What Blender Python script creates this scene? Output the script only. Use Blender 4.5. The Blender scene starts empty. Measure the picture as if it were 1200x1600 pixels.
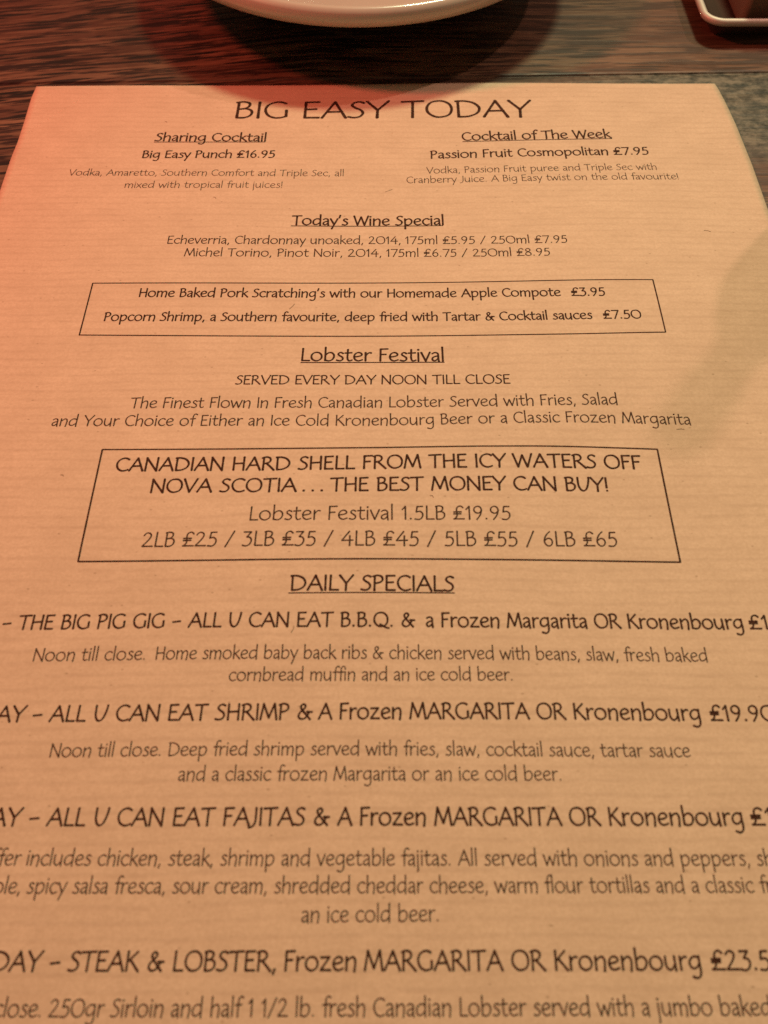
import bpy, bmesh, math, random
from mathutils import Vector

random.seed(7)
S = 0.001                                   # everything below is in millimetres
scn = bpy.context.scene
col = scn.collection

# ------------------------------------------------------------------ camera
CAM_H, PITCH, FPX, W, H = 156.0, math.radians(56.6), 1383.0, 1200.0, 1600.0
cd = bpy.data.cameras.new('camera')
cam = bpy.data.objects.new('camera', cd)
col.objects.link(cam)
cam.location = (0, 0, CAM_H * S)
cam.rotation_euler = (math.pi / 2 - PITCH, 0, 0)
cd.sensor_fit = 'VERTICAL'
cd.sensor_height = 24.0
cd.lens = 24.0 * FPX / H
cd.clip_start, cd.clip_end = 0.005, 20
cd.dof.use_dof = True
cd.dof.focus_distance = 0.224
cd.dof.aperture_fstop = 15.0
scn.camera = cam

# ------------------------------------------------------------------ light
wd = bpy.data.worlds.new('World')
scn.world = wd
wd.use_nodes = True
bg = wd.node_tree.nodes['Background']
bg.inputs[0].default_value = (1.0, 0.70, 0.46, 1)
bg.inputs[1].default_value = 0.17

def lamp(name, loc, target, power, colour, size, cone=120, blend=0.6):
    ld = bpy.data.lights.new(name, 'SPOT')
    ld.energy, ld.color, ld.shadow_soft_size = power, colour, size * S
    ld.spot_size, ld.spot_blend = math.radians(cone), blend
    o = bpy.data.objects.new(name, ld)
    o.location = Vector(loc) * S
    o.rotation_euler = (Vector(target) - Vector(loc)).to_track_quat('-Z', 'Y').to_euler()
    col.objects.link(o)
    return o

lamp('pendant_lamp_light', (220, 880, 1120), (68, 124, 0), 58.0, (0.93, 1.0, 0.63), 95, 25.5, 1.0)
lamp('red_lamp_light', (-290, 300, 290), (-30, 190, 0), 5.0, (1.0, 0.14, 0.10), 24)
lamp('side_lamp_light', (302, 437, 392), (40, 130, 0), 2.9, (1.0, 0.60, 0.48), 7.5)

scn.view_settings.view_transform = 'Standard'
scn.view_settings.look = 'None'
scn.view_settings.exposure = 0.0
scn.view_settings.gamma = 1.0
scn.view_settings.use_curve_mapping = False
scn.cycles.use_denoising = False

# ------------------------------------------------------------------ helpers
def tag(o, label=None, cat=None, group=None, kind=None):
    for k, v in (('label', label), ('category', cat), ('group', group), ('kind', kind)):
        if v:
            o[k] = v
    return o

def empty(name, loc):
    o = bpy.data.objects.new(name, None)
    o.location = Vector(loc) * S
    o.empty_display_size = 0.01
    col.objects.link(o)
    return o

def mesh_obj(name, verts, faces, mat, parent=None, origin=(0, 0, 0), smooth=True):
    me = bpy.data.meshes.new(name)
    og = Vector(origin)
    me.from_pydata([(Vector(v) - og) * S for v in verts], [], faces)
    me.materials.append(mat)
    for p in me.polygons:
        p.use_smooth = smooth
    me.update()
    o = bpy.data.objects.new(name, me)
    col.objects.link(o)
    if parent is not None:
        o.parent = parent
        o.location = og * S - parent.location
    else:
        o.location = og * S
    return o

def smoothstep(a, b, x):
    t = max(0.0, min(1.0, (x - a) / (b - a)))
    return t * t * (3 - 2 * t)

# the gentle waves of the sheet, height over the table in mm
def Zp(x, y):
    dx, dy = 80.0, 85.0
    L = math.hypot(dx, dy)
    d = ((x - (-4)) * dy - (y - 92) * dx) / L          # distance from a diagonal ridge
    s = ((x + 4) * dx + (y - 92) * dy) / L
    ridge = 1.5 * math.exp(-(d / 42.0) ** 2) * smoothstep(-75, 5, s) * (1 - 0.75 * smoothstep(90, 170, s))
    left = 0.5 * math.exp(-((x + 95) / 22.0) ** 2) * math.exp(-((y - 215) / 28.0) ** 2)
    ripple = 0.17 * math.sin(x * 0.055 + y * 0.021 + 0.6) + 0.13 * math.sin(y * 0.06 - x * 0.03)
    return 0.55 + ridge + left + ripple

# a point of the photograph traced down to the height z (or to the sheet)
CP, SP = math.cos(PITCH), math.sin(PITCH)
def ray(px, py):
    u, v = (px - W / 2) / FPX, (H / 2 - py) / FPX
    return Vector((u, CP + v * SP, -SP + v * CP))
def at(px, py, z=0.0):
    r = ray(px, py)
    return Vector((0, 0, CAM_H)) + r * ((CAM_H - z) / -r.z)
def on_sheet(px, py):
    z = 0.5
    for _ in range(8):
        p = at(px, py, z)
        z = Zp(p.x, p.y)
    return p

# ------------------------------------------------------------------ materials
class NT:
    def __init__(self, name):
        self.m = bpy.data.materials.new(name)
        self.m.use_nodes = True
        self.t = self.m.node_tree
        self.b = self.t.nodes['Principled BSDF']
    def n(self, typ, **kw):
        nd = self.t.nodes.new(typ)
        for k, v in kw.items():
            setattr(nd, k, v)
        return nd
    def val(self, sock, v):
        if hasattr(v, 'links') or isinstance(v, bpy.types.NodeSocket):
            self.t.links.new(v, sock)
        else:
            sock.default_value = v
    def coord(self):
        return self.n('ShaderNodeTexCoord').outputs['Object']
    def mapping(self, vec, scale=(1, 1, 1), rot=(0, 0, 0), loc=(0, 0, 0)):
        m = self.n('ShaderNodeMapping')
        self.t.links.new(vec, m.inputs[0])
        m.inputs['Scale'].default_value = scale
        m.inputs['Rotation'].default_value = rot
        m.inputs['Location'].default_value = loc
        return m.outputs[0]
    def noise(self, vec, scale, detail=3, rough=0.55, dist=0.0):
        m = self.n('ShaderNodeTexNoise')
        self.t.links.new(vec, m.inputs['Vector'])
        m.inputs['Scale'].default_value = scale
        m.inputs['Detail'].default_value = detail
        m.inputs['Roughness'].default_value = rough
        m.inputs['Distortion'].default_value = dist
        return m.outputs['Fac']
    def ramp(self, fac, stops):
        m = self.n('ShaderNodeValToRGB')
        self.t.links.new(fac, m.inputs[0])
        e = m.color_ramp.elements
        while len(e) < len(stops):
            e.new(0.5)
        for el, (p, c) in zip(e, stops):
            el.position = p
            el.color = (c[0], c[1], c[2], 1) if isinstance(c, tuple) else (c, c, c, 1)
        return m.outputs[0]
    def math(self, op, a, b=0.0, clamp=False):
        m = self.n('ShaderNodeMath', operation=op, use_clamp=clamp)
        self.val(m.inputs[0], a)
        self.val(m.inputs[1], b)
        return m.outputs[0]
    def mix(self, fac, a, b, mode='MIX'):
        m = self.n('ShaderNodeMix', data_type='RGBA', blend_type=mode)
        self.val(m.inputs[0], fac)
        for s, v in ((m.inputs[6], a), (m.inputs[7], b)):
            self.val(s, (v[0], v[1], v[2], 1) if isinstance(v, tuple) else v)
        return m.outputs[2]
    def sep(self, vec):
        m = self.n('ShaderNodeSeparateXYZ')
        self.t.links.new(vec, m.inputs[0])
        return m.outputs
    def bump(self, h, strength, dist):
        m = self.n('ShaderNodeBump')
        self.t.links.new(h, m.inputs['Height'])
        m.inputs['Strength'].default_value = strength
        m.inputs['Distance'].default_value = dist
        self.t.links.new(m.outputs[0], self.b.inputs['Normal'])
    def set(self, **kw):
        for k, v in kw.items():
            s = self.b.inputs[k.replace('_', ' ')]
            self.val(s, (v[0], v[1], v[2], 1) if isinstance(v, tuple) and len(v) == 3 else v)
        return self.m

def kraft():
    k = NT('kraft_paper')
    c = k.coord()
    warp = k.noise(k.mapping(c, (12, 12, 12)), 1.0, 2)
    y = k.math('ADD', k.sep(c)[1], k.math('ADD', k.math('MULTIPLY', warp, 0.0035), k.math('MULTIPLY', k.noise(k.mapping(c, (60, 60, 1)), 1.0, 2), 0.0012)))
    band = k.math('SINE', k.math('MULTIPLY', y, 2 * math.pi / 0.0025))
    band = k.ramp(k.math('MULTIPLY_ADD', band, 0.5), [(0.0, 0.0), (0.55, 0.05), (1.0, 1.0)])
    m = k.n('ShaderNodeMath', operation='MULTIPLY_ADD')
    streak = k.noise(k.mapping(c, (130, 420, 1)), 1.0, 3, 0.6)
    streak2 = k.noise(k.mapping(c, (420, 1700, 1)), 1.0, 3, 0.6)
    patch = k.noise(k.mapping(c, (70, 110, 1)), 1.0, 5, 0.7)
    lines = k.math('MULTIPLY', band, k.ramp(streak, [(0.36, 0.08), (0.66, 1.0)]))
    lines = k.math('ADD', k.math('MULTIPLY', lines, 0.55), k.math('MULTIPLY', k.ramp(streak2, [(0.48, 0.0), (0.75, 1.0)]), 0.35))
    grain = k.noise(c, 1500, 4, 0.75)
    base = k.mix(k.ramp(patch, [(0.3, 0.0), (0.7, 1.0)]), (0.54, 0.385, 0.262), (0.625, 0.455, 0.316))
    base = k.mix(k.math('MULTIPLY', lines, 0.62), base, (0.40, 0.27, 0.18))
    base = k.mix(k.ramp(grain, [(0.36, 0.42), (0.62, 0.0)]), base, (0.42, 0.29, 0.18))
    fleck = k.n('ShaderNodeTexVoronoi')
    k.t.links.new(k.mapping(c, (210, 330, 1), (0, 0, 0.5)), fleck.inputs['Vector'])
    fleck.inputs['Scale'].default_value = 1.0
    base = k.mix(k.ramp(fleck.outputs['Distance'], [(0.035, 0.55), (0.08, 0.0)]), base, (0.25, 0.16, 0.09))
    k.set(Base_Color=base, Roughness=0.72)
    k.b.inputs['Specular IOR Level'].default_value = 0.25
    k.bump(k.math('ADD', k.math('MULTIPLY', band, -0.5), k.math('MULTIPLY', grain, 0.5)), 0.22, 0.00012)
    return k.m

def ink(name, c1, c2, lo, hi):
    k = NT(name)
    n = k.noise(k.coord(), 1500, 3, 0.65)
    k.set(Base_Color=k.mix(k.ramp(n, [(lo, 0.0), (hi, 1.0)]), c1, c2), Roughness=0.7)
    k.b.inputs['Specular IOR Level'].default_value = 0.06
    return k.m

def wood():
    k = NT('worn_dark_wood')
    c = k.coord()
    x, y, z = k.sep(c)
    # boards: the grain drifts differently on the two sides of the table
    bend = k.noise(k.mapping(c, (5, 9, 1)), 1.0, 2, 0.5)
    cc = k.n('ShaderNodeCombineXYZ')
    tilt = k.math('MULTIPLY', k.math('MINIMUM', k.math('ADD', x, 0.02), 0.0), 0.17)
    yy = k.math('SUBTRACT', k.math('ADD', y, k.math('MULTIPLY', bend, 0.016)), tilt)
    k.t.links.new(x, cc.inputs[0]); k.t.links.new(yy, cc.inputs[1])
    v = cc.outputs[0]
    g1 = k.noise(k.mapping(v, (7, 120, 1)), 1.0, 3, 0.5)
    g2 = k.noise(k.mapping(v, (22, 330, 1)), 1.0, 4, 0.65, 0.4)
    g3 = k.noise(k.mapping(v, (48, 600, 1)), 1.0, 3, 0.65)
    tone = k.noise(k.mapping(c, (11, 22, 1)), 1.0, 3, 0.55)
    base = k.ramp(g1, [(0.30, (0.060, 0.025, 0.014)), (0.5, (0.105, 0.049, 0.027)), (0.70, (0.200, 0.110, 0.060))])
    base = k.mix(k.ramp(g2, [(0.45, 0.95), (0.49, 0.0)]), base, (0.016, 0.006, 0.004))
    base = k.mix(k.ramp(g3, [(0.53, 0.0), (0.60, 0.5)]), base, (0.25, 0.145, 0.08))
    base = k.mix(k.ramp(g3, [(0.40, 0.85), (0.44, 0.0)]), base, (0.020, 0.008, 0.005))
    pore = k.n('ShaderNodeTexVoronoi')
    k.t.links.new(k.mapping(v, (44, 470, 1)), pore.inputs['Vector'])
    pore.inputs['Scale'].default_value = 1.0
    base = k.mix(k.ramp(pore.outputs['Distance'], [(0.24, 1.0), (0.34, 0.0)]), base, (0.010, 0.006, 0.004))
    base = k.mix(k.ramp(tone, [(0.35, 0.45), (0.6, 0.0)]), base, (0.030, 0.013, 0.009))
    base = k.mix(k.ramp(x, [(0.0, 0.0), (0.09, 0.25)]), base, (0.17, 0.092, 0.048))  # lamp sheen on the right side, put into the wood colour
    # worn grey strip along the joint on one side of the table
    near = k.ramp(k.math('ADD', k.math('MULTIPLY', k.math('SUBTRACT', y, 0.212), 18.0), k.math('MULTIPLY', k.noise(k.mapping(c, (60, 60, 1)), 1.0, 3), 0.30)), [(0.25, 0.0), (0.55, 1.0)])
    edge = k.math('LESS_THAN', k.math('SUBTRACT', y, k.math('MULTIPLY', x, 0.026)), 0.2656)
    side = k.ramp(x, [(0.035, 0.0), (0.085, 1.0)])
    far = k.ramp(x, [(0.131, 1.0), (0.150, 0.25)])
    wear = k.math('MULTIPLY', k.math('MULTIPLY', near, edge), k.math('MULTIPLY', side, far))
    mott = k.noise(k.mapping(c, (1, 1.4, 1)), 210, 4, 0.7)
    grey = k.ramp(mott, [(0.36, (0.016, 0.021, 0.015)), (0.48, (0.072, 0.072, 0.052)), (0.62, (0.17, 0.155, 0.112))])
    base = k.mix(k.math('MULTIPLY', wear, 0.88), base, grey)
    rough = k.ramp(k.noise(c, 60, 4, 0.6), [(0.3, 0.38), (0.7, 0.58)])
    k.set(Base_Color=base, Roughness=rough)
    k.b.inputs['Specular IOR Level'].default_value = 0.22
    k.bump(k.math('ADD', k.math('MULTIPLY', g2, 0.8), k.math('MULTIPLY', g3, 0.4)), 0.5, 0.0006)
    return k.m

def glaze():
    k = NT('cream_glaze')
    n = k.noise(k.coord(), 35, 3)
    k.set(Base_Color=k.mix(n, (0.44, 0.365, 0.285), (0.50, 0.42, 0.335)), Roughness=0.24)
    k.b.inputs['Coat Weight'].default_value = 0.4
    k.bump(k.noise(k.coord(), 220, 2), 0.06, 0.0004)
    return k.m

def plain(name, c, rough, metal=0.0, nscale=400, var=0.15, coat=0.0):
    k = NT(name)
    n = k.noise(k.coord(), nscale, 3)
    d = tuple(x * (1 - var) for x in c)
    k.set(Base_Color=k.mix(n, d, c), Roughness=rough, Metallic=metal)
    k.b.inputs['Coat Weight'].default_value = coat
    return k.m

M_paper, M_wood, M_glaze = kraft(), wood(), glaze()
M_black = ink('black_ink', (0.034, 0.012, 0.006), (0.090, 0.038, 0.020), 0.45, 0.80)
M_grey = ink('grey_ink', (0.036, 0.016, 0.009), (0.12, 0.062, 0.036), 0.42, 0.78)
M_fibre = plain('paper_fibre', (0.27, 0.165, 0.095), 0.9)
M_rim = plain('pale_metal', (0.56, 0.51, 0.43), 0.55, 0.35)
M_card = plain('brown_card', (0.16, 0.085, 0.05), 0.6, 0.0, 200, 0.3)
M_dish = plain('dark_metal', (0.20, 0.13, 0.10), 0.30, 0.7, 60, 0.4)
M_bottle = plain('shadow_bottle_glass', (0.22, 0.025, 0.012), 0.12, 0.0, 80, 0.3, 0.6)
M_cap = plain('bottle_cap', (0.75, 0.70, 0.62), 0.4)

# ------------------------------------------------------------------ table
def table():
    # profile across the boards: flat boards with a worn joint where two meet
    ys = []
    joints = [-120.0, 72.5, 265.0, 457.5, 650.0]
    prof = [(-320.0, -30.0), (-320.0, -1.5), (-318.5, 0.0)]
    for j in joints:
        prof += [(j - 3.0, 0.0), (j - 1.2, -0.10), (j - 0.2, -0.40), (j + 0.2, -0.40), (j + 0.6, 0.02), (j + 1.2, 0.12), (j + 6.0, 0.0)]
    prof += [(778.5, 0.0), (780.0, -1.5), (780.0, -30.0)]
    verts, faces = [], []
    xs = [-520 + 20 * i for i in range(53)]
    for x in xs:
        for (py, pz) in prof:
            verts.append((x, py + 0.026 * x, pz))
    n = len(prof)
    for i in range(len(xs) - 1):
        for j in range(n):
            a, b = i * n + j, i * n + (j + 1) % n
            faces.append((a, b, b + n, a + n)[::-1])
    faces.append(tuple(range(n)))
    faces.append(tuple(range((len(xs) - 1) * n, len(xs) * n))[::-1])
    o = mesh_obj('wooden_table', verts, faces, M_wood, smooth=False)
    tag(o, 'dark brown worn wooden table top with a grey scuffed board joint under the menu', 'table')
table()

# ------------------------------------------------------------------ menu sheet
L_EDGE = [(57, 135), (49, 153), (38, 190), (27.5, 222), (18, 245), (0, 298)]
R_EDGE = [(1117, 131), (1123, 140), (1135, 163), (1150, 195), (1175, 257), (1200, 328)]
def edge_fn(pts):
    q = sorted([(p.y, p.x) for p in (on_sheet(*t) for t in pts)])
    sgn = 1 if q[0][1] > 0 else -1
    q = [(-36.0, 105.5 * sgn), (60.0, 105.5 * sgn), (150.0, 105.2 * sgn)] + q
    def f(y):
        if y <= q[0][0]:
            return q[0][1]
        for (a, b) in zip(q, q[1:]):
            if y <= b[0]:
                t = (y - a[0]) / (b[0] - a[0])
                return a[1] + (b[1] - a[1]) * t
        return q[-1][1]
    return f
xl, xr = edge_fn(L_EDGE), edge_fn(R_EDGE)
TL, TR = on_sheet(57, 135), on_sheet(1117, 130.5)
print('paper corners', TL, TR, 'edges at 200:', xl(200), xr(200), 'at 230', xl(230), xr(230))
menu = empty('menu_sheet', (0, 110, 0))
tag(menu, 'sheet of ribbed brown kraft paper printed with a restaurant specials menu', 'menu')

def sheet():
    NX, NY, T = 110, 150, 0.22
    verts, faces = [], []
    for k in (0, 1):
        for j in range(NY + 1):
            v = j / NY
            for i in range(NX + 1):
                u = i / NX
                ytop = TL.y + (TR.y - TL.y) * u + 0.5 * math.sin(u * math.pi)
                y = -36 + (ytop + 36) * v
                x = xl(y) + (xr(y) - xl(y)) * u
                verts.append((x, y, Zp(x, y) - (T if k else 0)))
    n = NX + 1
    off = n * (NY + 1)
    for j in range(NY):
        for i in range(NX):
            a = j * n + i
            faces.append((a, a + 1, a + n + 1, a + n))
            faces.append((off + a, off + a + n, off + a + n + 1, off + a + 1))
    rim = [i for i in range(n)] + [j * n + NX for j in range(1, NY + 1)] + [NY * n + i for i in range(NX - 1, -1, -1)] + [j * n for j in range(NY - 1, 0, -1)]
    for a, b in zip(rim, rim[1:] + rim[:1]):
        faces.append((a, off + a, off + b, b))
    o = mesh_obj('paper', verts, faces, M_paper, menu)
    return o
sheet()

# ------------------------------------------------------------------ lettering
# every letter as pen strokes: l = straight, c = curved, o = closed curve; 100 = height of a capital
G = {
'A': (86, 'l 2,-1 46,101|l 45,101 84,-2|l 20,36 71,38'),
'B': (68, 'l 12,100 11,0|c 5,97 28,102 48,94 49,74 36,60 14,54|c 14,54 42,57 60,42 57,16 38,1 11,0'),
'C': (80, 'c 76,90 60,100 38,99 16,82 7,50 18,17 42,0 64,2 78,9'),
'D': (92, 'l 12,100 12,0|c 4,98 36,99 68,85 85,55 76,23 46,3 11,0'),
'E': (62, 'l 11,100 10,0|l 10,99 57,101|l 11,53 48,55|l 10,1 58,1'),
'F': (58, 'l 12,100 10,-1|l 10,99 58,101|l 11,53 46,55'),
'G': (88, 'c 76,92 58,101 36,98 15,81 7,50 18,16 42,0 64,2 80,10|l 80,9 80,48'),
'H': (82, 'l 11,102 11,-1|l 71,103 71,-2|l 11,50 71,54'),
'I': (22, 'l 11,101 11,-1'),
'J': (40, 'c 29,101 29,60 28,26 20,0 6,-12 -8,-14'),
'K': (75, 'l 12,102 11,-1|l 64,101 13,47|l 26,58 74,-3'),
'L': (58, 'l 13,102 11,0|l 11,1 57,1'),
'M': (104, 'l 4,-2 20,102|l 19,102 53,10|l 53,10 84,103|l 84,103 99,-2'),
'N': (88, 'l 9,-2 11,102|l 9,102 77,-3|l 77,-3 78,103'),
'O': (98, 'o 48,101 22,92 7,62 10,28 32,3 56,0 82,14 92,46 86,78 68,97'),
'P': (64, 'l 13,99 11,-2|c 3,94 26,102 50,95 57,74 44,55 13,46'),
'Q': (100, 'o 48,101 22,92 7,62 10,28 32,3 56,0 82,14 92,46 86,78 68,97|c 44,14 62,4 86,-10 100,-12'),
'R': (79, 'l 13,99 11,-2|c 3,94 26,102 48,95 54,75 42,57 14,48|l 30,52 77,-3'),
'S': (60, 'c 55,92 40,100 22,94 14,77 26,61 44,48 52,28 42,7 22,0 2,5'),
'T': (76, 'l 1,97 76,101|l 39,99 37,-2'),
'U': (82, 'c 9,101 9,70 11,36 22,8 38,0 54,12 66,42 74,80 76,103'),
'V': (76, 'l 1,102 37,-1|l 36,-1 77,103'),
'W': (116, 'l 1,102 29,-1|l 29,-1 57,92|l 57,92 85,-1|l 85,-1 115,103'),
'Y': (74, 'l 1,102 38,46|l 77,104 38,46|l 38,48 36,-2'),
'a': (58, 'c 8,60 22,69 38,67 46,54 46,28 49,-6|c 45,41 28,38 10,25 10,7 26,2 45,20'),
'b': (74, 'l 11,114 11,2|c 11,44 26,63 46,69 63,55 66,32 54,8 34,-1 11,5'),
'c': (60, 'c 57,61 43,70 24,65 9,48 8,24 22,4 40,0 59,9'),
'd': (76, 'l 64,115 64,-7|c 63,60 44,69 22,62 8,40 10,14 24,3 44,9 63,28'),
'e': (64, 'c 9,33 34,37 55,47 52,63 35,70 16,60 7,36 14,11 34,0 60,9'),
'f': (40, 'c 54,107 42,115 29,107 23,88 22,50 21,-3|l 3,65 44,68'),
'g': (72, 'c 60,62 42,70 22,63 8,42 11,18 26,7 44,13 60,32|c 61,71 61,36 62,2 58,-28 40,-43 16,-36'),
'h': (70, 'l 11,115 11,-1|c 11,42 26,60 44,69 57,59 60,36 56,-6'),
'i': (23, 'l 11,69 11,-1|l 11,92 12,95'),
'j': (24, 'l 11,70 12,-38|l 12,-38 7,-42|l 11,92 12,95'),
'k': (60, 'l 11,115 11,-1|l 54,69 12,33|l 22,41 62,-3'),
'l': (23, 'l 11,116 11,-1'),
'm': (106, 'l 11,69 11,-1|c 11,42 22,60 38,69 50,60 53,38 52,-1|c 52,42 64,60 80,69 92,60 96,38 91,-6'),
'n': (70, 'l 11,70 11,-1|c 11,42 26,60 44,69 57,59 60,36 55,-7'),
'o': (78, 'o 38,70 18,63 6,42 10,16 28,1 48,1 68,18 70,44 58,64'),
'p': (74, 'l 11,70 13,-44|c 11,44 26,63 46,69 63,55 65,32 53,8 34,-1 12,7'),
'r': (48, 'l 11,70 11,-1|c 11,40 20,56 34,68 47,66'),
's': (50, 'c 44,62 30,70 17,63 16,50 29,39 42,27 42,10 26,0 5,5'),
't': (48, 'c 20,95 19,60 18,26 23,5 34,0 48,7|l 2,65 45,68'),
'u': (72, 'c 9,70 8,44 11,16 26,0 42,6 57,28|l 58,71 60,-5'),
'v': (58, 'l 2,70 29,-1|l 29,-1 57,73'),
'w': (92, 'l 2,70 24,-1|l 24,-1 46,60|l 46,60 67,-1|l 67,-1 91,73'),
'x': (58, 'l 4,69 56,-3|l 54,71 2,-1'),
'y': (60, 'l 2,70 31,6|l 59,71 14,-44'),
'z': (64, 'l 6,67 54,69|l 54,69 6,2|l 6,2 60,1'),
'0': (94, 'o 47,99 22,91 7,62 10,28 32,3 56,0 80,14 89,46 84,76 66,96'),
'1': (42, 'l 6,74 26,98|l 26,99 26,-1'),
'2': (70, 'c 7,80 20,96 38,97 51,83 46,60 28,32 5,3|l 5,2 67,2'),
'3': (64, 'l 8,97 52,98|l 52,98 27,61|c 27,61 47,57 56,36 47,10 26,-3 4,2'),
'4': (76, 'l 50,100 5,35|l 4,34 72,36|l 53,68 52,-3'),
'5': (64, 'l 55,98 21,97|l 21,97 15,55|c 15,55 38,60 54,44 52,17 34,-1 6,1'),
'6': (68, 'c 48,102 28,82 12,50 11,22 26,1 46,3 58,24 52,47 34,54 14,40'),
'7': (66, 'l 4,97 64,98|l 64,98 24,-3'),
'8': (70, 'o 34,53 16,66 15,87 34,99 52,88 52,68 34,53 12,36 10,12 34,-1 58,12 56,36'),
'9': (68, 'c 54,62 40,47 22,49 9,66 14,88 34,99 52,88 56,64 46,30 24,-3'),
'\u00a3': (72, 'c 64,88 50,100 32,95 23,77 24,50 24,24 10,3|l 3,2 69,2|l 4,55 52,56|l 4,40 50,41'),
'&': (88, 'c 76,-2 52,28 26,62 20,84 34,98 47,86 38,66 14,40 8,16 24,0 48,8 70,46|l 56,47 86,46'),
',': (28, 'l 16,7 8,-18'),
'.': (28, 'l 11,4 13,4'),
'!': (28, 'l 13,102 12,26|l 12,3 13,4'),
"'": (24, 'l 15,110 7,80'),
'\u2013': (62, 'l 6,38 54,43'),
'/': (60, 'l 4,-8 54,105'),
' ': (37, ''),
}

def sample(kind, pts):
    if kind == 'l':
        (x0, y0), (x1, y1) = pts
        n = max(2, int(math.hypot(x1 - x0, y1 - y0) / 14) + 1)
        return [(x0 + (x1 - x0) * t / n, y0 + (y1 - y0) * t / n) for t in range(n + 1)]
    out = []
    N = len(pts)
    closed = kind == 'o'
    segs = N if closed else N - 1
    for i in range(segs):
        def P(k):
            return pts[k % N] if closed else pts[max(0, min(N - 1, k))]
        p0, p1, p2, p3 = P(i - 1), P(i), P(i + 1), P(i + 2)
        for s in range(4):
            t = s / 4
            out.append(tuple(0.5 * (2 * p1[a] + (p2[a] - p0[a]) * t + (2 * p0[a] - 5 * p1[a] + 4 * p2[a] - p3[a]) * t * t + (3 * p1[a] - p0[a] - 3 * p2[a] + p3[a]) * t ** 3) for a in (0, 1)))
    out.append(out[0] if closed else pts[-1])
    return out

GL = {}
for ch, (w, d) in G.items():
    st = []
    for part in d.split('|'):
        if part:
            k, *ps = part.split()
            pts = [tuple(float(q) for q in p.split(',')) for p in ps]
            st.append((k, sample(k, pts)))
    GL[ch] = (w, st)
TRACK = 5.0

class Ink:
    def __init__(self):
        self.v, self.f = [], []
    def ribbon(self, pts, w, closed=False, lift=0.0, flare=True):
        """a flat pen stroke lying on the sheet; pts in mm on the sheet"""
        n = len(pts)
        nib = math.radians(35)
        L, R = [], []
        for i, (x, y) in enumerate(pts):
            if closed:
                a, b = pts[(i - 1) % (n - 1)], pts[(i + 1) % (n - 1)]
            else:
                a, b = pts[max(0, i - 1)], pts[min(n - 1, i + 1)]
            dx, dy = b[0] - a[0], b[1] - a[1]
            l = math.hypot(dx, dy) or 1e-6
            dx, dy = dx / l, dy / l
            k = 0.86 + 0.28 * abs(math.sin(math.atan2(dy, dx) - nib))
            if flare and not closed:
                e = min(i, n - 1 - i)
                k *= 1.12 if e == 0 else (1.05 if e == 1 else 1.0)
            k *= random.uniform(0.95, 1.05)
            h = w * k / 2
            if not closed and i in (0, n - 1):       # soft blunt ends
                s = -1 if i == 0 else 1
                e1 = (x + dx * s * h * 0.75, y + dy * s * h * 0.75)
                cap = [(e1[0] - dy * h * 0.55, e1[1] + dx * h * 0.55), (e1[0] + dy * h * 0.55, e1[1] - dx * h * 0.55)]
                body = [(x - dy * h, y + dx * h), (x + dy * h, y - dx * h)]
                rows = [cap, body] if i == 0 else [body, cap]
            else:
                rows = [[(x - dy * h, y + dx * h), (x + dy * h, y - dx * h)]]
            for r in rows:
                L.append(r[0]); R.append(r[1])
        base = len(self.v)
        for p, q in zip(L, R):
            for (x, y) in (p, q):
                self.v.append((x, y, Zp(x, y) + 0.03 + lift))
        for i in range(len(L) - 1):
            a = base + 2 * i
            self.f.append((a, a + 1, a + 3, a + 2))
    def build(self, name, mat):
        vs = self.v
        cx = sum(v[0] for v in vs) / len(vs)
        cy = sum(v[1] for v in vs) / len(vs)
        return mesh_obj(name, vs, self.f, mat, menu, (cx, cy, 0.5), smooth=False)

def text_width(t):
    return sum(GL[c][0] + TRACK for c in t) - TRACK

def base_fn(pts):
    q = sorted((p.x, p.y) for p in (on_sheet(*t) for t in pts))
    def f(x):
        if x <= q[0][0]:
            a, b = q[0], q[1]
        elif x >= q[-1][0]:
            a, b = q[-2], q[-1]
            if len(q) > 2:
                return b[1]
        else:
            for a, b in zip(q, q[1:]):
                if x <= b[0]:
                    break
        if x < q[0][0] and len(q) > 2:
            return q[0][1]
        return a[1] + (b[1] - a[1]) * (x - a[0]) / (b[0] - a[0])
    # soften the joints of the polyline
    return lambda x: (f(x - 12) + f(x - 6) + f(x) + f(x + 6) + f(x + 12)) / 5 if len(q) > 2 else f(x)

def put(ink_, text, x0, sx, cap, by, weight):
    x = x0
    for ch in text:
        w, st = GL[ch]
        for n, (k, pts) in enumerate(st):
            P = [(x + px * sx, by(x + px * sx) + py * cap / 100) for px, py in pts]
            wt = weight * cap
            if len(pts) <= 3 and abs(pts[0][0] - pts[-1][0]) + abs(pts[0][1] - pts[-1][1]) < 8 and k == 'l':
                wt *= 1.25
            ink_.ribbon(P, wt, k == 'o', 0.004 * n)
        x += (w + TRACK) * sx
    return x

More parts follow.
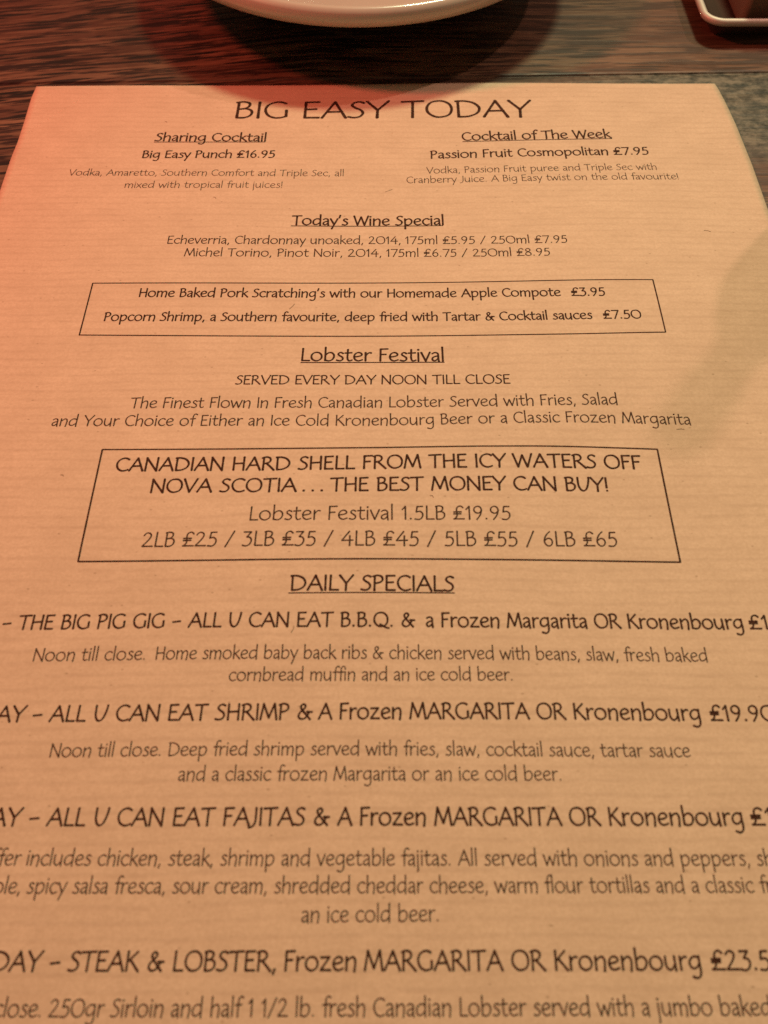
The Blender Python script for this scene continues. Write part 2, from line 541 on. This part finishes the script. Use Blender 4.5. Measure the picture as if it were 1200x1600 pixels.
def line(segs, base, cap_px, weight, mat, under=None, pre=None, post=None, name='text_line'):
    """segs: (text, first px, last px) in the photograph; base: baseline points"""
    k = Ink()
    by = base_fn(base)
    bx, byy = base[len(base) // 2]
    cap = on_sheet(bx, byy - cap_px).y - on_sheet(bx, byy).y
    def base_y(px):
        q = sorted(base)
        for a, b in zip(q, q[1:]):
            if px <= b[0]:
                break
        return a[1] + (b[1] - a[1]) * max(0, min(1, (px - a[0]) / (b[0] - a[0])))
    info = []
    # the height of small blurred letters reads too large: weigh it against their width
    t0, p0, p1 = segs[0]
    ratio = 1.07 if sum(c.isupper() for c in t0) > len(t0) * 0.4 else 0.97
    wcap = (on_sheet(p1, base_y(p1)).x - on_sheet(p0, base_y(p0)).x) / (text_width(t0) - 12) * 100 / ratio
    cap = 0.45 * cap + 0.55 * wcap
    for i, (t, p0, p1) in enumerate(segs):
        X0, X1 = on_sheet(p0, base_y(p0)).x, on_sheet(p1, base_y(p1)).x
        lb = min(p[0] for _, ps in GL[t[0]][1] for p in ps)
        rb = GL[t[-1]][0] - max(p[0] for _, ps in GL[t[-1]][1] for p in ps)
        sx = (X1 - X0) / (text_width(t) - lb - rb)
        X0 -= lb * sx
        info.append(round(sx * 100 / cap, 2))
        put(k, t, X0, sx, cap, by, weight)
        if i == 0 and pre:
            put(k, pre, X0 - (text_width(pre) + TRACK + 37) * sx, sx, cap, by, weight)
        if i == len(segs) - 1 and post:
            put(k, post, X0 + (text_width(t) + TRACK) * sx, sx, cap, by, weight)
    if under:
        p = [on_sheet(*q) for q in under]
        a, b = p[0], p[-1]
        pts = [(a.x + (b.x - a.x) * i / 30, a.y + (b.y - a.y) * i / 30) for i in range(31)]
        k.ribbon(pts, 0.072 * cap, False, 0.016, False)
    o = k.build(name, mat)
    print('LINE %-34s cap %.2f mm  sx/cap %s' % (segs[0][0][:34], cap, info))
    return o

TITLE, BOLD, MED, LIGHT = 0.10, 0.128, 0.126, 0.096
o = line([('BIG EASY TODAY', 367, 832)], [(367, 184), (600, 183.5), (832, 182.5)], 24.5, TITLE, M_black, name='menu_title')
line([('Sharing Cocktail', 242, 414)], [(242, 220), (414, 220.5)], 12, BOLD, M_black, under=[(241, 222), (414, 222)], name='section_heading')
line([('Big Easy Punch \u00a316.95', 222, 428)], [(222, 246.5), (428, 246)], 11.3, MED, M_black)
line([('Vodka, Amaretto, Southern Comfort and Triple Sec, all', 107, 536)], [(107, 274), (536, 275)], 9.8, 0.074, M_grey)
line([('mixed with tropical fruit juices!', 195, 440)], [(195, 293.3), (440, 293.3)], 9.8, 0.074, M_grey)
line([('Cocktail of The Week', 723, 955)], [(723, 219.5), (955, 215)], 12, BOLD, M_black, under=[(723, 221.5), (956, 216.6)], name='section_heading')
line([('Passion Fruit Cosmopolitan \u00a37.95', 673, 1013)], [(673, 247.5), (1013, 241)], 11.3, MED, M_black)
line([('Vodka, Passion Fruit puree and Triple Sec with', 667, 1026)], [(667, 271), (1026, 265)], 9.8, 0.074, M_grey)
line([('Cranberry Juice. A Big Easy twist on the old favourite!', 636, 1060)], [(636, 286), (1060, 280)], 9.8, 0.074, M_grey)
line([("Today's Wine Special", 456, 692)], [(456, 351), (692, 351)], 14.5, BOLD, M_black, under=[(455, 353), (692, 352.6)], name='section_heading')
line([('Echeverria, Chardonnay unoaked, 2014,', 262, 625), ('175ml \u00a35.95 / 250ml \u00a37.95', 634, 886)], [(262, 380.5), (600, 380.5), (886, 379)], 12, LIGHT, M_grey)
line([('Michel Torino, Pinot Noir, 2014,', 288, 595), ('175ml \u00a36.75 / 250ml \u00a38.95', 604, 859)], [(288, 400), (600, 400.5), (859, 399)], 11.6, LIGHT, M_grey)
line([("Home Baked Pork Scratching's with our Homemade Apple Compote", 218, 876), ('\u00a33.95', 894, 945)], [(218, 463.5), (600, 464), (945, 462)], 12.8, MED, M_black)
line([('Popcorn Shrimp, a Southern favourite, deep fried with Tartar & Cocktail sauces', 162, 925), ('\u00a37.50', 944, 1002)], [(162, 501), (600, 501), (850, 499.5), (1002, 497)], 13.2, MED, M_black)
line([('Lobster Festival', 472, 692)], [(472, 563.5), (692, 564)], 19.3, 0.115, M_black, under=[(470, 566.5), (694, 566)], name='section_heading')
line([('SERVED EVERY DAY NOON TILL CLOSE', 368, 797)], [(368, 600), (600, 600), (797, 599)], 13.6, 0.118, M_black)
line([('The Finest Flown In Fresh Canadian Lobster Served with Fries, Salad', 203, 964)], [(203, 637), (492, 636.7), (650, 636), (850, 633), (964, 631)], 16, LIGHT, M_grey)
line([('and Your Choice of Either an Ice Cold Kronenbourg Beer or a Classic Frozen Margarita', 81, 1079)], [(81, 665), (600, 665), (700, 662.3), (875, 658.8), (960, 659.5), (1079, 664)], 16.3, LIGHT, M_grey)
line([('CANADIAN HARD SHELL FROM THE ICY WATERS OFF', 181, 1003)], [(181, 735.5), (467, 734), (666, 730.5), (800, 729), (895, 729.3), (1003, 733.5)], 20, BOLD, M_black)
line([('NOVA SCOTIA', 236, 462), ('...', 474, 503), ('THE BEST MONEY CAN BUY!', 516, 949)], [(236, 769), (461, 768), (657, 766), (760, 764.7), (867, 765.3), (949, 768)], 19.5, BOLD, M_black)
line([('Lobster Festival 1.5LB \u00a319.95', 391, 797)], [(391, 812.5), (607, 811.7), (797, 811)], 19, LIGHT, M_grey)
line([('2LB \u00a325 / 3LB \u00a335 / 4LB \u00a345 / 5LB \u00a355 / 6LB \u00a365', 222, 964)], [(222, 854), (590, 852.3), (962, 853)], 21, LIGHT, M_grey)
line([('DAILY SPECIALS', 454, 709)], [(454, 922), (709, 923.5)], 22, BOLD, M_black, under=[(451, 926.5), (710, 926.5)], name='section_heading')
B24 = [(10, 983.5), (260, 979.7), (475, 978.7), (700, 979.5), (930, 980.3), (1200, 983)]
line([('THE BIG PIG GIG \u2013 ALL U CAN EAT B.B.Q. &', 27, 648), ('a Frozen Margarita OR Kronenbourg', 667, 1161), ('\u00a31', 1173, 1199)], B24, 22, BOLD, M_black, pre='MONDAY \u2013', post='9.90')
line([('Noon till close.', 52, 225), ('Home smoked baby back ribs & chicken served with beans, slaw, fresh baked', 244, 1105)], [(52, 1033), (245, 1029.7), (620, 1029.3), (840, 1030), (1105, 1033.5)], 18.6, LIGHT, M_grey)
line([('cornbread muffin and an ice cold beer.', 358, 800)], [(358, 1063.5), (600, 1063), (800, 1062.7)], 19, LIGHT, M_grey)
line([('ALL U CAN EAT SHRIMP &', 77, 487), ('A Frozen', 498, 626), ('MARGARITA OR Kronenbourg', 641, 1094), ('\u00a319.90', 1112, 1214)], [(20, 1127.5), (250, 1125), (448, 1124), (640, 1122.5), (900, 1122.8), (1200, 1126.5)], 23.3, BOLD, M_black, pre='TUESDAY \u2013')
line([('Noon till close. Deep fried shrimp served with fries, slaw, cocktail sauce, tartar sauce', 78, 1079)], [(78, 1183), (186, 1181), (390, 1179.7), (650, 1179.7), (1079, 1182.5)], 19.6, LIGHT, M_grey)
line([('and a classic frozen Margarita or an ice cold beer.', 279, 876)], [(279, 1219.5), (600, 1219), (876, 1219)], 20.5, LIGHT, M_grey)
line([('ALL U CAN EAT FAJITAS &', 73, 514), ('A Frozen', 528, 664), ('MARGARITA OR Kronenbourg', 680, 1161), ('\u00a31', 1176, 1206)], [(0, 1289.5), (600, 1289), (1200, 1289)], 26, BOLD, M_black, pre='WEDNESDAY \u2013', post='9.90')
line([('includes chicken, steak, shrimp and vegetable fajitas. All served with onions and peppers,', 42, 1171)], [(0, 1351.5), (600, 1352), (1200, 1352)], 23, LIGHT, M_grey, pre='Offer', post=' shredded')
line([('spicy salsa fresca, sour cream, shredded cheddar cheese, warm flour tortillas and a classic', 42, 1179)], [(0, 1395.5), (600, 1395), (1200, 1394)], 23.6, LIGHT, M_grey, pre='guacamole,', post=' frozen')
line([('an ice cold beer.', 472, 684)], [(472, 1441), (684, 1439)], 24.4, LIGHT, M_grey)
line([('STEAK & LOBSTER,', 106, 429), ('Frozen', 446, 555), ('MARGARITA OR Kronenbourg', 570, 1095), ('\u00a323.50', 1114, 1234)], [(0, 1517), (600, 1516), (1200, 1515)], 29.5, BOLD, M_black, pre='THURSDAY \u2013')
line([('250gr Sirloin and half 1 1/2 lb. fresh Canadian Lobster served with a jumbo baked', 76, 1205)], [(0, 1589), (600, 1587.5), (1200, 1586)], 27, 0.1, M_grey, pre='Noon till close.')

def ruled_box(corners, w):
    k = Ink()
    n = len(corners)
    for i, (side) in enumerate(corners):
        P = [on_sheet(*q) for q in side]
        pts = []
        for a, b in zip(P, P[1:]):
            pts += [(a.x + (b.x - a.x) * t / 16, a.y + (b.y - a.y) * t / 16) for t in range(16)]
        pts.append((P[-1].x, P[-1].y))
        if len(P) > 2:                          # soften
            for _ in range(40):
                pts = [pts[0]] + [((a[0] + 2 * b[0] + c[0]) / 4, (a[1] + 2 * b[1] + c[1]) / 4) for a, b, c in zip(pts, pts[1:], pts[2:])] + [pts[-1]]
        k.ribbon(pts, w, False, 0.004 * i, False)
    return k.build('ruled_box', M_black)
ruled_box([[(145, 442.5), (400, 442.3), (600, 442), (850, 438.5), (1020, 437)], [(1020, 437), (1040, 519)],
           [(1040, 519), (900, 522), (700, 524.5), (560, 525.5), (350, 525), (124, 523.5)], [(124, 523.5), (145, 442.5)]], 0.32)
ruled_box([[(160, 702.5), (400, 701.5), (600, 699.5), (740, 697), (870, 696.7), (1027, 702)], [(1027, 702), (1063, 878.5)],
           [(1063, 878.5), (870, 875), (600, 873.2), (400, 874.5), (122, 877.5)], [(122, 877.5), (160, 702.5)]], 0.36)

# loose fibres and specks caught in the paper
for (a, b) in [((452, 483), (460, 475)), ((455, 988), (459, 978)), ((1057, 671), (1069, 671)), ((258, 190), (260.5, 191)), ((334, 308), (337, 310)),
               ((602, 300), (613, 296)), ((672, 774), (677, 777)), ((95, 742), (99, 744)), ((1100, 360), (1110, 362))]:
    k = Ink()
    p, q = on_sheet(*a), on_sheet(*b)
    k.ribbon([(p.x, p.y), ((p.x + q.x) / 2 + 0.2, (p.y + q.y) / 2 + 0.15), (q.x, q.y)], 0.15, False, 0.02)
    k.build('fibre_speck', M_fibre)

# ------------------------------------------------------------------ plate
def lathe(name, prof, mat, parent, seg=128, origin=(0, 0, 0)):
    verts, faces = [], []
    for (r, z) in prof:
        for i in range(seg):
            a = 2 * math.pi * i / seg
            verts.append((origin[0] + r * math.cos(a), origin[1] + r * math.sin(a), origin[2] + z))
    for j in range(len(prof) - 1):
        for i in range(seg):
            k = (i + 1) % seg
            faces.append((j * seg + i, j * seg + k, (j + 1) * seg + k, (j + 1) * seg + i))
    return mesh_obj(name, verts, faces, mat, parent, origin)

def smooth_prof(p, n=5):
    out = []
    for i in range(len(p) - 1):
        g = lambda k: p[max(0, min(len(p) - 1, k))]
        p0, p1, p2, p3 = g(i - 1), g(i), g(i + 1), g(i + 2)
        for s in range(n):
            t = s / n
            out.append(tuple(0.5 * (2 * p1[a] + (p2[a] - p0[a]) * t + (2 * p0[a] - 5 * p1[a] + 4 * p2[a] - p3[a]) * t * t + (3 * p1[a] - p0[a] - 3 * p2[a] + p3[a]) * t ** 3) for a in (0, 1)))
    return out + [p[-1]]

PLATE = (-8, 330, 0)
pl = lathe('plate', smooth_prof([(0.05, 3.0), (30, 3.0), (33, 0.4), (36, 0.4), (38, 3.0), (50, 8.5), (62, 14.4), (66.8, 17.0), (69.8, 18.2), (71.2, 20.2), (70.9, 22.4), (69.4, 23.6), (67.6, 23.2), (66.0, 21.0), (63.5, 17.4), (60, 15.6), (52, 11.6), (40, 7.8), (25, 6.2), (0.05, 6.0)]), M_glaze, None, 160, PLATE)
tag(pl, 'cream glazed round plate with a thick rolled rim above the top of the menu', 'plate')

# ------------------------------------------------------------------ tray
def rounded_slab(x0, y0, w, d, r, levels, name, mat, parent, cap_top=True, cap_bottom=True):
    """stack of rounded rectangles; levels = (z, inset)"""
    ring = []
    for (cx, cy, a0) in ((w - r, d - r, 0), (r, d - r, 90), (r, r, 180), (w - r, r, 270)):
        for s in range(11):
            a = math.radians(a0 + 9 * s)
            ring.append((cx, cy, math.cos(a), math.sin(a)))
    verts, faces, n = [], [], len(ring)
    for (z, ins) in levels:
        for (cx, cy, ca, sa) in ring:
            verts.append((x0 + cx + (r - ins) * ca, y0 + cy + (r - ins) * sa, z))
    for j in range(len(levels) - 1):
        for i in range(n):
            k = (i + 1) % n
            faces.append((j * n + i, j * n + k, (j + 1) * n + k, (j + 1) * n + i))
    if cap_bottom:
        faces.append(tuple(range(n))[::-1])
    if cap_top:
        faces.append(tuple(range((len(levels) - 1) * n, len(levels) * n)))
    return mesh_obj(name, verts, faces, mat, parent, (x0 + w / 2, y0 + d / 2, 0))

PH = (102.0, 284.5)
tray = empty('metal_tray', (PH[0] + 60, PH[1] + 45, 0))
tag(tray, 'shallow dark metal tray with a pale rolled rim and rounded corner beside the plate', 'tray')
dish = [(0.2, 6.8), (0.25, 5.6), (0.8, 4.8), (3.4, 2.8), (5.6, 1.5), (5.9, 1.2), (5.5, 2.2), (3.6, 3.6), (1.8, 5.2), (1.2, 6.2), (1.1, 6.9)]
rounded_slab(PH[0], PH[1], 120, 90, 7, dish, 'dish', M_dish, tray)
rim = [(6.3 + 1.15 * math.sin(math.radians(a)), 1.15 - 1.15 * math.cos(math.radians(a))) for a in range(-180, 181, 20)]
rounded_slab(PH[0], PH[1], 120, 90, 7, rim, 'rolled_rim', M_rim, tray, False, False)

bx = rounded_slab(116, 291, 68, 55, 2.0, [(1.3, 1.0), (1.7, 0.2), (2.4, 0), (20.0, 0), (20.7, 0.3), (21.0, 1.0)], 'shading_box', M_card, None)  # box added to throw shade on the front rim of the tray
tag(bx, 'plain brown box added inside the shallow metal tray to shade its front rim', 'box')

# ------------------------------------------------------------------ unseen bottle added to cast the shadow on the menu
BT = (129, 207, 0)
bt = empty('shadow_bottle', BT)
tag(bt, 'slim red bottle with pale cap, added out of view to cast a shadow on the menu', 'bottle')
lathe('bottle_body', smooth_prof([(0.05, 0.6), (10, 0.4), (11.8, 1.5), (12.0, 5), (12.0, 30), (12.0, 57), (10.8, 66), (7.5, 75), (4.8, 81), (4.2, 92), (4.2, 98), (0.05, 98)]), M_bottle, bt, 64, BT)
lathe('cap', [(4.9, 92), (5.1, 93), (4.9, 105), (4.3, 106.5), (0.05, 106.5)], M_cap, bt, 48, BT)
